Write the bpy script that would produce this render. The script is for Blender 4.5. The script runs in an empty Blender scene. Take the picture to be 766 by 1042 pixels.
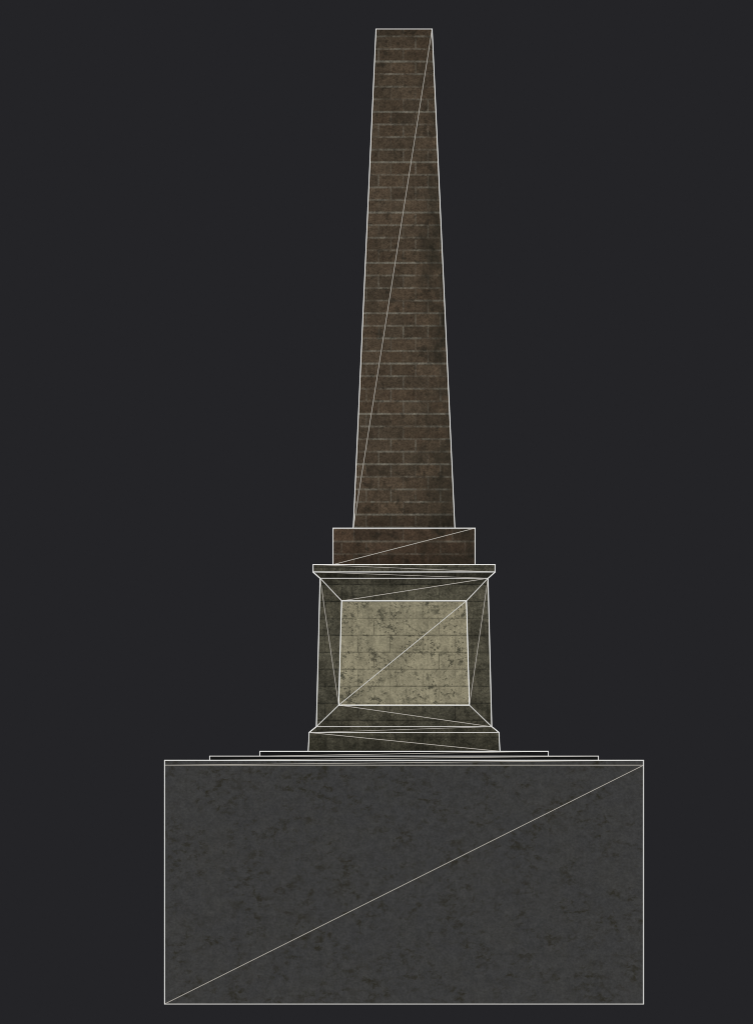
import bpy, math
from mathutils import Vector

S = 0.02                      # metres per measured unit
CX, BASE = 411.0, 1022.0      # axis of the monument, underside of the foundation
sc = bpy.context.scene
col = sc.collection

# ------------------------------------------------------------------ node helpers
class NT:
    def __init__(self, name):
        self.m = bpy.data.materials.new(name); self.m.use_nodes = True
        self.t = self.m.node_tree; self.t.nodes.clear()
    def n(self, kind, **kw):
        nd = self.t.nodes.new(kind)
        for k, v in kw.items(): setattr(nd, k, v)
        return nd
    def put(self, sock, v):
        if isinstance(v, bpy.types.NodeSocket): self.t.links.new(v, sock)
        elif v is not None:
            if sock.type == 'RGBA' and len(v) == 3: v = (*v, 1)
            sock.default_value = v
    def ma(self, op, a, b=None, c=None, clamp=False):
        nd = self.n('ShaderNodeMath', operation=op, use_clamp=clamp)
        for i, v in enumerate((a, b, c)): self.put(nd.inputs[i], v) if v is not None else None
        return nd.outputs[0]
    def xyz(self, x, y, z=0.0):
        nd = self.n('ShaderNodeCombineXYZ')
        for i, v in enumerate((x, y, z)): self.put(nd.inputs[i], v)
        return nd.outputs[0]
    def ramp(self, v, a, b, lo=0.0, hi=1.0, smooth=True):
        nd = self.n('ShaderNodeMapRange', clamp=True)
        if smooth: nd.interpolation_type = 'SMOOTHSTEP'
        for i, q in enumerate((v, a, b, lo, hi)): self.put(nd.inputs[i], q)
        return nd.outputs[0]
    def noise(self, vec, scale, detail=3.0, rough=0.55, dist=0.0):
        nd = self.n('ShaderNodeTexNoise', noise_dimensions='3D')
        self.put(nd.inputs['Vector'], vec); nd.inputs['Scale'].default_value = scale
        nd.inputs['Detail'].default_value = detail; nd.inputs['Roughness'].default_value = rough
        nd.inputs['Distortion'].default_value = dist
        return nd.outputs[0]
    def white(self, vec):
        nd = self.n('ShaderNodeTexWhiteNoise', noise_dimensions='3D'); self.put(nd.inputs['Vector'], vec)
        return nd.outputs['Value']
    def mix(self, f, a, b, mode='MIX'):
        nd = self.n('ShaderNodeMix', data_type='RGBA', blend_type=mode)
        self.put(nd.inputs[0], f); self.put(nd.inputs[6], a); self.put(nd.inputs[7], b)
        return nd.outputs[2]
    def scale(self, c, f):                       # colour times grey factor
        g = self.n('ShaderNodeCombineColor')
        for i in range(3): self.put(g.inputs[i], f)
        return self.mix(1.0, c, g.outputs[0], 'MULTIPLY')
    def uv(self):
        u = self.n('ShaderNodeUVMap', uv_map='face'); s = self.n('ShaderNodeSeparateXYZ')
        self.t.links.new(u.outputs[0], s.inputs[0])
        return u.outputs[0], s.outputs[0], s.outputs[1]
    def finish(self, colour, rough=0.95, height=None, strength=0.2, dist=0.01):
        b = self.n('ShaderNodeBsdfPrincipled'); o = self.n('ShaderNodeOutputMaterial')
        self.put(b.inputs['Base Color'], colour); b.inputs['Roughness'].default_value = rough
        b.inputs['Specular IOR Level'].default_value = 0.08
        if height is not None:
            bp = self.n('ShaderNodeBump'); bp.inputs['Strength'].default_value = strength
            bp.inputs['Distance'].default_value = dist
            self.put(bp.inputs['Height'], height); self.put(b.inputs['Normal'], bp.outputs[0])
        self.t.links.new(b.outputs[0], o.inputs[0])
        return self.m
    def courses(self, u, v, v0, pitch, u0, width, soft=0.9, wob=None):
        """masonry joints: returns (bed mask, head mask, row index, brick id vector)"""
        vv = self.ma('DIVIDE', self.ma('SUBTRACT', v0, v), pitch)          # rows counted downward
        if wob is not None: vv = self.ma('ADD', vv, wob)
        row = self.ma('FLOOR', vv); fv = self.ma('SUBTRACT', vv, row)
        dv = self.ma('MULTIPLY', self.ma('MINIMUM', fv, self.ma('SUBTRACT', 1.0, fv)), pitch)
        odd = self.ma('FLOORED_MODULO', row, 2.0)
        uu = self.ma('ADD', self.ma('DIVIDE', self.ma('SUBTRACT', u, u0), width), self.ma('MULTIPLY', odd, 0.5))
        ci = self.ma('FLOOR', uu); fu = self.ma('SUBTRACT', uu, ci)
        du = self.ma('MULTIPLY', self.ma('MINIMUM', fu, self.ma('SUBTRACT', 1.0, fu)), width)
        bed = self.ramp(dv, 0.25, soft + 0.25, 1.0, 0.0)
        head = self.ramp(du, 0.2, soft * 0.85 + 0.15, 1.0, 0.0)
        near = self.ma('FLOOR', self.ma('ADD', vv, 0.5))                    # index of nearest bed joint
        hj = self.xyz(self.ma('FLOOR', self.ma('ADD', uu, 0.5)), row, 7.0)  # id of nearest head joint
        return bed, head, near, self.xyz(ci, row, 3.0), hj, dv

# ------------------------------------------------------------------ materials
def brick_mat(name, v0, u0, tint, top, bottom, bright_phase, joints=1.0):
    k = NT(name); vec, u, v = k.uv()
    bed, head, near, bid, hj, dv = k.courses(u, v, v0, 12.805, u0, 25.1, soft=1.35)
    r = k.white(bid)
    sp = k.n('ShaderNodeSeparateXYZ'); k.put(sp.inputs[0], bid); bidx, bidy = sp.outputs[0], sp.outputs[1]
    c = k.mix(r, (0.128, 0.092, 0.061), (0.106, 0.081, 0.056))
    red = k.ramp(k.noise(vec, 0.035, 3, 0.6), 0.52, 0.72)
    c = k.mix(k.ma('MULTIPLY', red, 0.35), c, (0.104, 0.066, 0.043))
    c = k.mix(1.0, c, tint, 'MULTIPLY')
    c = k.scale(c, k.ma('ADD', 0.85, k.ma('MULTIPLY', k.white(k.xyz(bidx, bidy, 9.0)), 0.36)))
    # mortar: pale, broken, every fourth bed stronger
    fourth = k.ma('LESS_THAN', k.ma('FLOORED_MODULO', k.ma('ADD', near, bright_phase), 4.0), 0.5)
    worn = k.ramp(k.noise(k.xyz(k.ma('MULTIPLY', u, 1.0), k.ma('MULTIPLY', v, 0.6)), 0.055, 4, 0.75), 0.40, 0.62)
    bedf = k.ma('MULTIPLY', bed, k.ma('ADD', k.ma('MULTIPLY', worn, 0.66), k.ma('ADD', 0.17, k.ma('MULTIPLY', fourth, 0.44))), clamp=True)
    hw = k.ma('MULTIPLY', k.ramp(k.white(hj), 0.10, 1.0, 0.10, 0.66, False), k.ramp(k.noise(vec, 0.11, 2), 0.32, 0.62, 0.35, 1.0))
    headf = k.ma('MULTIPLY', head, hw)
    jf = k.ma('MAXIMUM', bedf, headf)
    c = k.mix(k.ma('MULTIPLY', jf, 0.92 * joints), c, (0.275, 0.255, 0.205))
    # mottling and soot
    mot = k.ramp(k.noise(vec, 0.16, 4, 0.75), 0.30, 0.70, 0.66, 1.36, False)
    fine = k.ramp(k.noise(vec, 0.48, 2, 0.6), 0.30, 0.70, 0.76, 1.26, False)
    c = k.scale(c, k.ma('MULTIPLY', mot, fine))
    soot = k.ramp(k.noise(k.xyz(u, k.ma('MULTIPLY', v, 0.55), 40.0), 0.040, 4, 0.68, 0.6), 0.46, 0.68)
    side = k.ramp(u, -5.0, 48.0, 0.34, 1.0)
    c = k.mix(k.ma('MULTIPLY', k.ma('MULTIPLY', soot, side), 0.75), c, (0.028, 0.027, 0.019))
    edge = k.ma('MULTIPLY', k.ramp(k.noise(k.xyz(u, k.ma('MULTIPLY', v, 0.5), 90.0), 0.05, 4, 0.7), 0.36, 0.60), k.ramp(u, 8.0, 40.0))
    c = k.mix(k.ma('MULTIPLY', edge, 0.50), c, (0.034, 0.033, 0.024))
    spots = k.ramp(k.noise(k.xyz(u, v, 11.0), 0.13, 3, 0.6), 0.54, 0.70)
    c = k.mix(k.ma('MULTIPLY', spots, 0.50), c, (0.024, 0.023, 0.017))
    c = k.scale(c, k.ramp(v, bottom - 1.0, bottom + 24.0, 0.66, 1.0))  # shade at the foot painted into the brick colour
    c = k.scale(c, k.ramp(v, top - 26.0, top, 1.0, 0.78))  # painted shade again, towards the top
    return k.finish(c, height=k.ma('ADD', k.ma('MULTIPLY', jf, -1.0), mot), strength=0.10)

def stone_mat(name, ca, cb, dark, jdark, darklow=None, shadetop=None, spots=0.55, u0=2.5, amp=0.36):
    k = NT(name); vec, u, v = k.uv()
    bed, head, near, bid, hj, dv = k.courses(u, v, BASE - 629.3, 17.28, u0, 33.0, soft=0.95)
    c = k.mix(k.white(bid), ca, cb)
    mot = k.ramp(k.noise(vec, 0.10, 4, 0.70), 0.30, 0.70, 1.0 - amp, 1.0 + amp, False)
    fine = k.ramp(k.noise(vec, 0.45, 3, 0.65), 0.30, 0.70, 1.0 - amp, 1.0 + amp, False)
    streak = k.ramp(k.noise(k.xyz(u, k.ma('MULTIPLY', v, 0.12), 5.0), 0.30, 2), 0.3, 0.7, 0.88, 1.12, False)
    c = k.scale(c, k.ma('MULTIPLY', k.ma('MULTIPLY', mot, fine), streak))
    # pitting / lichen gathered mostly under and above the bed joints
    patch = k.ramp(k.noise(k.xyz(u, v, 21.0), 0.045, 3, 0.6), 0.38, 0.56, 0.30, 1.0)
    pit = k.ramp(k.noise(k.xyz(u, v, 9.0), 0.15, 5, 0.70, 0.3), 0.530, 0.640)
    pit2 = k.ramp(k.noise(k.xyz(u, v, 33.0), 0.30, 3, 0.7), 0.54, 0.65)
    stain = k.ramp(k.noise(k.xyz(u, v, 71.0), 0.075, 5, 0.72, 0.3), 0.56, 0.64, 0.0, 0.90)
    pit = k.ma('MAXIMUM', pit, stain)
    p = k.ma('MULTIPLY', k.ma('MAXIMUM', pit, k.ma('MULTIPLY', pit2, 0.85)), patch)
    c = k.mix(k.ma('MULTIPLY', p, spots), c, dark)
    rowv = k.white(k.xyz(near, 4.0, 1.0))
    broken = k.ramp(k.noise(vec, 0.09, 3, 0.7), 0.32, 0.62, 0.45, 1.0)
    jb = k.ma('MULTIPLY', bed, k.ma('MULTIPLY', broken, k.ramp(rowv, 0.0, 1.0, 0.55, 1.0, False)))
    jh = k.ma('MULTIPLY', head, k.ma('MULTIPLY', k.ramp(k.white(hj), 0.0, 1.0, 0.25, 1.0, False), k.ma('MULTIPLY', broken, 0.9)))
    j = k.ma('MAXIMUM', jb, jh)
    c = k.mix(k.ma('MULTIPLY', j, 0.75), c, jdark)
    big = k.ramp(k.noise(k.xyz(u, v, 60.0), 0.030, 3, 0.65), 0.36, 0.62, 1.0 - amp * 0.8, 1.0 + amp * 0.35)
    c = k.scale(c, big)
    if darklow: c = k.scale(c, k.ramp(v, darklow[0], darklow[1], darklow[2], 1.0))  # colour darkens towards the lower edge
    if shadetop: c = k.scale(c, k.ramp(v, shadetop[0], shadetop[1], 1.0, shadetop[2]))  # shade under the part above, painted into the colour
    return k.finish(c, height=k.ma('SUBTRACT', mot, j), strength=0.10)

def granite_mat(name):
    k = NT(name); vec, u, v = k.uv()
    big = k.ramp(k.noise(vec, 0.022, 4, 0.6), 0.3, 0.7)
    c = k.mix(big, (0.083, 0.084, 0.086), (0.089, 0.089, 0.087))
    mot = k.ramp(k.noise(vec, 0.11, 5, 0.7), 0.30, 0.70, 0.82, 1.18, False)
    fine = k.ramp(k.noise(vec, 0.40, 2, 0.6), 0.30, 0.70, 0.86, 1.14, False)
    c = k.scale(c, k.ma('MULTIPLY', mot, fine))
    st = k.ramp(k.noise(k.xyz(k.ma('MULTIPLY', u, 0.75), v, 17.0), 0.155, 4, 0.66, 0.3), 0.46, 0.70)
    gate = k.ramp(k.noise(k.xyz(u, v, 3.0), 0.028, 3, 0.6), 0.42, 0.6, 0.22, 1.0)
    c = k.mix(k.ma('MULTIPLY', k.ma('MULTIPLY', st, gate), 0.85), c, (0.043, 0.039, 0.025))
    return k.finish(c, height=mot, strength=0.06)

def step_mat(name, c0):
    k = NT(name); vec, u, v = k.uv()
    f = k.ramp(k.noise(vec, 0.12, 4, 0.65), 0.3, 0.72, 0.75, 1.25, False)
    return k.finish(k.scale(k.mix(0.0, c0, c0), f))

def wire_mat(name, c):
    k = NT(name); e = k.n('ShaderNodeEmission'); o = k.n('ShaderNodeOutputMaterial')
    e.inputs[0].default_value = (*c, 1); e.inputs[1].default_value = 1.0
    k.t.links.new(e.outputs[0], o.inputs[0]); return k.m

B = lambda y: BASE - y        # measured height above the underside
M = dict(
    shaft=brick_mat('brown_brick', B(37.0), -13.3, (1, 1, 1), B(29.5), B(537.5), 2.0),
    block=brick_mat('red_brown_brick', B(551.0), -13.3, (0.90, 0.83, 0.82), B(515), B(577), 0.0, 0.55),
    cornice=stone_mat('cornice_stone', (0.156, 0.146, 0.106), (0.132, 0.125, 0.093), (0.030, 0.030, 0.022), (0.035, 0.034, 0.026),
                      darklow=(B(588.5), B(581.0), 0.60)),  # underside shade of the chamfer painted into its colour
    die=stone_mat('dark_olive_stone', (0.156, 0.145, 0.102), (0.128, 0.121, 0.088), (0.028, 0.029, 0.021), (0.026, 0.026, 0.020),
                  darklow=(B(741), B(690), 0.72), shadetop=(B(601), B(592), 0.62)),  # darker towards the bottom; cornice shade painted in at the top
    panel=stone_mat('pale_buff_stone', (0.500, 0.456, 0.310), (0.450, 0.414, 0.284), (0.080, 0.080, 0.056), (0.085, 0.080, 0.055), spots=0.85, amp=0.19),
    base=stone_mat('dark_base_stone', (0.098, 0.092, 0.064), (0.088, 0.083, 0.060), (0.024, 0.024, 0.017), (0.024, 0.023, 0.018),
                   darklow=(B(765), B(746), 0.72)),  # darker towards the bottom
    granite=granite_mat('grey_granite'),
    step=step_mat('black_step_stone', (0.0155, 0.0155, 0.0165)),
    step2=step_mat('black_lower_step_stone', (0.0120, 0.0125, 0.0120)),
    hi=wire_mat('white_edge_line', (0.82, 0.82, 0.80)),
    mid=wire_mat('pale_edge_line', (0.56, 0.55, 0.53)),
    lo=wire_mat('thin_diagonal_line', (0.34, 0.32, 0.285)),
)

# ------------------------------------------------------------------ mesh building
class Mesh:
    """faces with a face-plane UV (same measured units) plus thin outline bars, in ONE mesh"""
    def __init__(self, mats): self.v, self.f, self.uv, self.mi, self.mats = [], [], [], [], mats
    def face(self, pts, mi=0, side=0):
        i = len(self.v); self.v += [tuple(Vector(p) * S) for p in pts]
        self.f.append(tuple(range(i, i + len(pts)))); self.mi.append(mi)
        a = side * math.pi / 2; t = (math.cos(a), math.sin(a))
        flat = max(p[2] for p in pts) - min(p[2] for p in pts) < 1e-6
        for p in pts:
            self.uv.append((p[0], p[1] + 900.0) if flat else (p[0] * t[0] + p[1] * t[1] + 0.0 + side * 412.0, p[2]))
    def bar(self, a, b, mi, w=1.0, out=None):
        a, b = Vector(a), Vector(b); d = (b - a).normalized()
        n = Vector(out).normalized() if out else Vector((0, -1, 0))
        sx = d.cross(n)
        if sx.length < 1e-4: n = Vector((1, 0, 0)); sx = d.cross(n)
        sx.normalize(); n = sx.cross(d).normalized()
        h = w / 2; a = a - d * h * 0.6; b = b + d * h * 0.6
        q = [sx * i * h + n * j * h for i, j in ((-1, -1), (1, -1), (1, 1), (-1, 1))]
        A = [a + o for o in q]; Bq = [b + o for o in q]
        for i in range(4):
            j = (i + 1) % 4; self.face([A[i], A[j], Bq[j], Bq[i]], mi)
        self.face(A[::-1], mi); self.face(Bq, mi)
    def build(self, name, parent=None):
        me = bpy.data.meshes.new(name); me.from_pydata(self.v, [], self.f)
        for m in self.mats: me.materials.append(m)
        for p, i in zip(me.polygons, self.mi): p.material_index = i
        l = me.uv_layers.new(name='face'); k = 0
        for p in me.polygons:
            for li in p.loop_indices: l.data[li].uv = self.uv[k]; k += 1
        import bmesh
        bm = bmesh.new(); bm.from_mesh(me); bmesh.ops.remove_doubles(bm, verts=bm.verts, dist=1e-6)
        bmesh.ops.recalc_face_normals(bm, faces=bm.faces); bm.to_mesh(me); bm.free()
        o = bpy.data.objects.new(name, me); col.objects.link(o); o.parent = parent
        return o

def rot(p, side):                                   # front face turned to side 0..3
    x, y, z = p
    for _ in range(side): x, y = -y, x
    return (x, y, z)

def ring(h, y): return [(-h, -h, B(y)), (h, -h, B(y)), (h, h, B(y)), (-h, h, B(y))]
HI, MID, LO = 1, 2, 3
def mats(m): return [M[m], M['hi'], M['mid'], M['lo']]

def stack(m, rings, lines, sink=0.0, caps=True):
    """square rings from top to bottom; lines[i] = (edge mat of ring i); diagonals: list of 'up'/'down' per band"""
    diags, horiz, vert = lines
    for side in range(4):
        for (h0, y0), (h1, y1) in zip(rings, rings[1:]):
            m.face([rot(p, side) for p in ((-h0, -h0, B(y0)), (h0, -h0, B(y0)), (h1, -h1, B(y1)), (-h1, -h1, B(y1)))], 0, side)
    if caps:
        m.face(ring(*rings[0]), 0)
        hb, yb = rings[-1]
        if sink:                                    # closed end buried in the course below
            for side in range(4):
                m.face([rot(p, side) for p in ((-hb, -hb, B(yb)), (hb, -hb, B(yb)), (hb, -hb, B(yb) - sink), (-hb, -hb, B(yb) - sink))], 0, side)
            m.face([(x, y, z - sink) for x, y, z in ring(hb, yb)][::-1], 0)
        else: m.face(ring(hb, yb)[::-1], 0)
    for side in range(4):
        R = lambda p: rot(p, side)
        for i, ((h0, y0), (h1, y1)) in enumerate(zip(rings, rings[1:])):
            tl, tr = (-h0, -h0, B(y0)), (h0, -h0, B(y0)); bl, br = (-h1, -h1, B(y1)), (h1, -h1, B(y1))
            n = R((0, -1, 0))
            if vert[i]: m.bar(R(tl), R(bl), vert[i], 0.88, R((-1, -1, 0)) if False else n)
            if diags[i] == 'up': m.bar(R(bl), R(tr), LO, 0.80 if y1 - y0 > 9 else 0.62, n)
            if diags[i] == 'down': m.bar(R(tl), R(br), LO, 0.80 if y1 - y0 > 9 else 0.62, n)
        for (h, y), w in zip(rings, horiz):
            if w: m.bar(R((-h, -h, B(y))), R((h, -h, B(y))), w, 0.86 if w != LO else 0.8, R((0, -1, 0)))

def empty(name, label, cat, z):
    o = bpy.data.objects.new(name, None); col.objects.link(o); o.location = (0, 0, 0)
    o.empty_display_size = 0.5; o['label'] = label; o['category'] = cat
    return o

# ------------------------------------------------------------------ foundation
fo = empty('foundation_block', 'broad dark grey stone block with two thin black steps on top, carrying the obelisk', 'stone block', 0)
m = Mesh(mats('granite'))
stack(m, [(243.4, 773.6), (243.4, 778.6), (243.4, 1021.7)], (['up', 'up'], [HI, LO, MID], [HI, HI]))
m.build('block', fo)
m = Mesh(mats('step2'))
stack(m, [(197.5, 769.4), (197.5, 773.6)], (['up'], [MID, 0], [HI]), sink=2.0); m.build('step', fo)
m = Mesh(mats('step'))
stack(m, [(146.5, 764.5), (146.5, 769.4)], (['up'], [HI, 0], [HI]), sink=2.0); m.build('step', fo)

# ------------------------------------------------------------------ obelisk
ob = empty('obelisk', 'tall tapering brown brick obelisk on a stone pedestal with a pale framed panel', 'obelisk', 0)
m = Mesh(mats('base'))
stack(m, [(89.1, 739.5), (96.4, 745.4), (97.4, 764.5)], (['up', 'down'], [MID, MID, 0], [HI, HI]), sink=2.0)
m.build('base_moulding', ob)

# die: four faces, each a frame sloping in to a recessed panel
REC = 3.0
OT, OB, IT, IB = (85.3, 588.4), (89.1, 739.5), (63.4, 611.4), (66.4, 717.5)
def hw_at(y): t = (y - OT[1]) / (OB[1] - OT[1]); return OT[0] + (OB[0] - OT[0]) * t
a, b = (-OT[0], -OT[0], B(OT[1])), (OT[0], -OT[0], B(OT[1])); d, c = (-OB[0], -OB[0], B(OB[1])), (OB[0], -OB[0], B(OB[1]))
yt, yb = -(hw_at(IT[1]) - REC), -(hw_at(IB[1]) - REC)
e, f = (-IT[0], yt, B(IT[1])), (IT[0], yt, B(IT[1])); h, g = (-IB[0], yb, B(IB[1])), (IB[0], yb, B(IB[1]))
m = Mesh(mats('die'))
for s in range(4):
    R = lambda p: rot(p, s)
    n = R((0, -1, 0))
    for tri in ((a, b, e), (b, f, e), (a, e, h), (a, h, d), (d, h, c), (h, g, c), (b, c, g), (b, g, f)):
        m.face([R(p) for p in tri], 0, s)
    for p, q, w in ((a, d, HI), (a, e, MID), (b, f, MID), (d, h, MID), (c, g, MID)): m.bar(R(p), R(q), w, 0.95, n)
    for p, q in ((e, b), (a, h), (b, g), (h, c)): m.bar(R(p), R(q), LO, 0.80, n)
m.face([(x * .98, y * .98, z + 1.5) for x, y, z in ring(*OT)], 0)
m.face([(x * .98, y * .98, z - 1.5) for x, y, z in ring(*OB)][::-1], 0)
die = m.build('die', ob)
for s in range(4):
    m = Mesh(mats('panel')); R = lambda p: rot(p, s); n = R((0, -1, 0))
    bk = lambda p: (p[0], p[1] + 4.0, p[2])
    m.face([R(p) for p in (e, h, g, f)], 0, s); m.face([R(bk(p)) for p in (f, g, h, e)], 0, s)
    for p, q in ((e, f), (f, g), (g, h), (h, e)): m.face([R(p), R(q), R(bk(q)), R(bk(p))], 0, s)
    for p, q in ((e, f), (f, g), (g, h), (h, e)): m.bar(R(p), R(q), HI, 1.0, n)
    m.bar(R(h), R(f), MID, 0.70, n)
    m.build('panel', die)

m = Mesh(mats('cornice'))
stack(m, [(92.4, 574.5), (92.4, 582.0), (85.3, 588.4)], (['down', 'down'], [HI, HI, MID], [HI, HI]))
m.build('cornice', ob)
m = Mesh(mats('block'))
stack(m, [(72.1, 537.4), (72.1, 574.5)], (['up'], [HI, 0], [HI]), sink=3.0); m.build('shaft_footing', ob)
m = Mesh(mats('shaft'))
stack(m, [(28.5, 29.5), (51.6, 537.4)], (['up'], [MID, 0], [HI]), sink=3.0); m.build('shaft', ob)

# ------------------------------------------------------------------ light, backdrop tone, camera
w = bpy.data.worlds.new('World'); sc.world = w; w.use_nodes = True
bg = w.node_tree.nodes['Background']; bg.inputs[0].default_value = (0.0176, 0.0176, 0.0203, 1); bg.inputs[1].default_value = 1.0
def lamp(name, az, el, power):
    l = bpy.data.lights.new(name, 'SUN'); l.energy = power; l.angle = math.radians(25); l.color = (1.0, 0.99, 0.97)
    o = bpy.data.objects.new(name, l); col.objects.link(o)
    A, E = math.radians(az), math.radians(el)
    d = Vector((math.sin(A) * math.cos(E), -math.cos(A) * math.cos(E), math.sin(E)))
    o.rotation_euler = (-d).to_track_quat('-Z', 'Y').to_euler(); o.location = d * 30
lamp('front_lamp', 0, 14, 1.10)
lamp('fill_lamp', -62, 12, 0.50)
lamp('fill_lamp', 62, 12, 0.50)

cam = bpy.data.cameras.new('camera'); co = bpy.data.objects.new('camera', cam); col.objects.link(co)
cam.type = 'ORTHO'; cam.sensor_fit = 'VERTICAL'; cam.ortho_scale = 1042 * S; cam.clip_end = 500
co.location = ((383 - CX) * S, -60, B(521) * S); co.rotation_euler = (math.pi / 2, 0, 0)
sc.camera = co
sc.view_settings.view_transform = 'Standard'; sc.view_settings.look = 'None'; sc.view_settings.exposure = 0
sc.render.filter_size = 0.8
sc.cycles.filter_width = 0.8
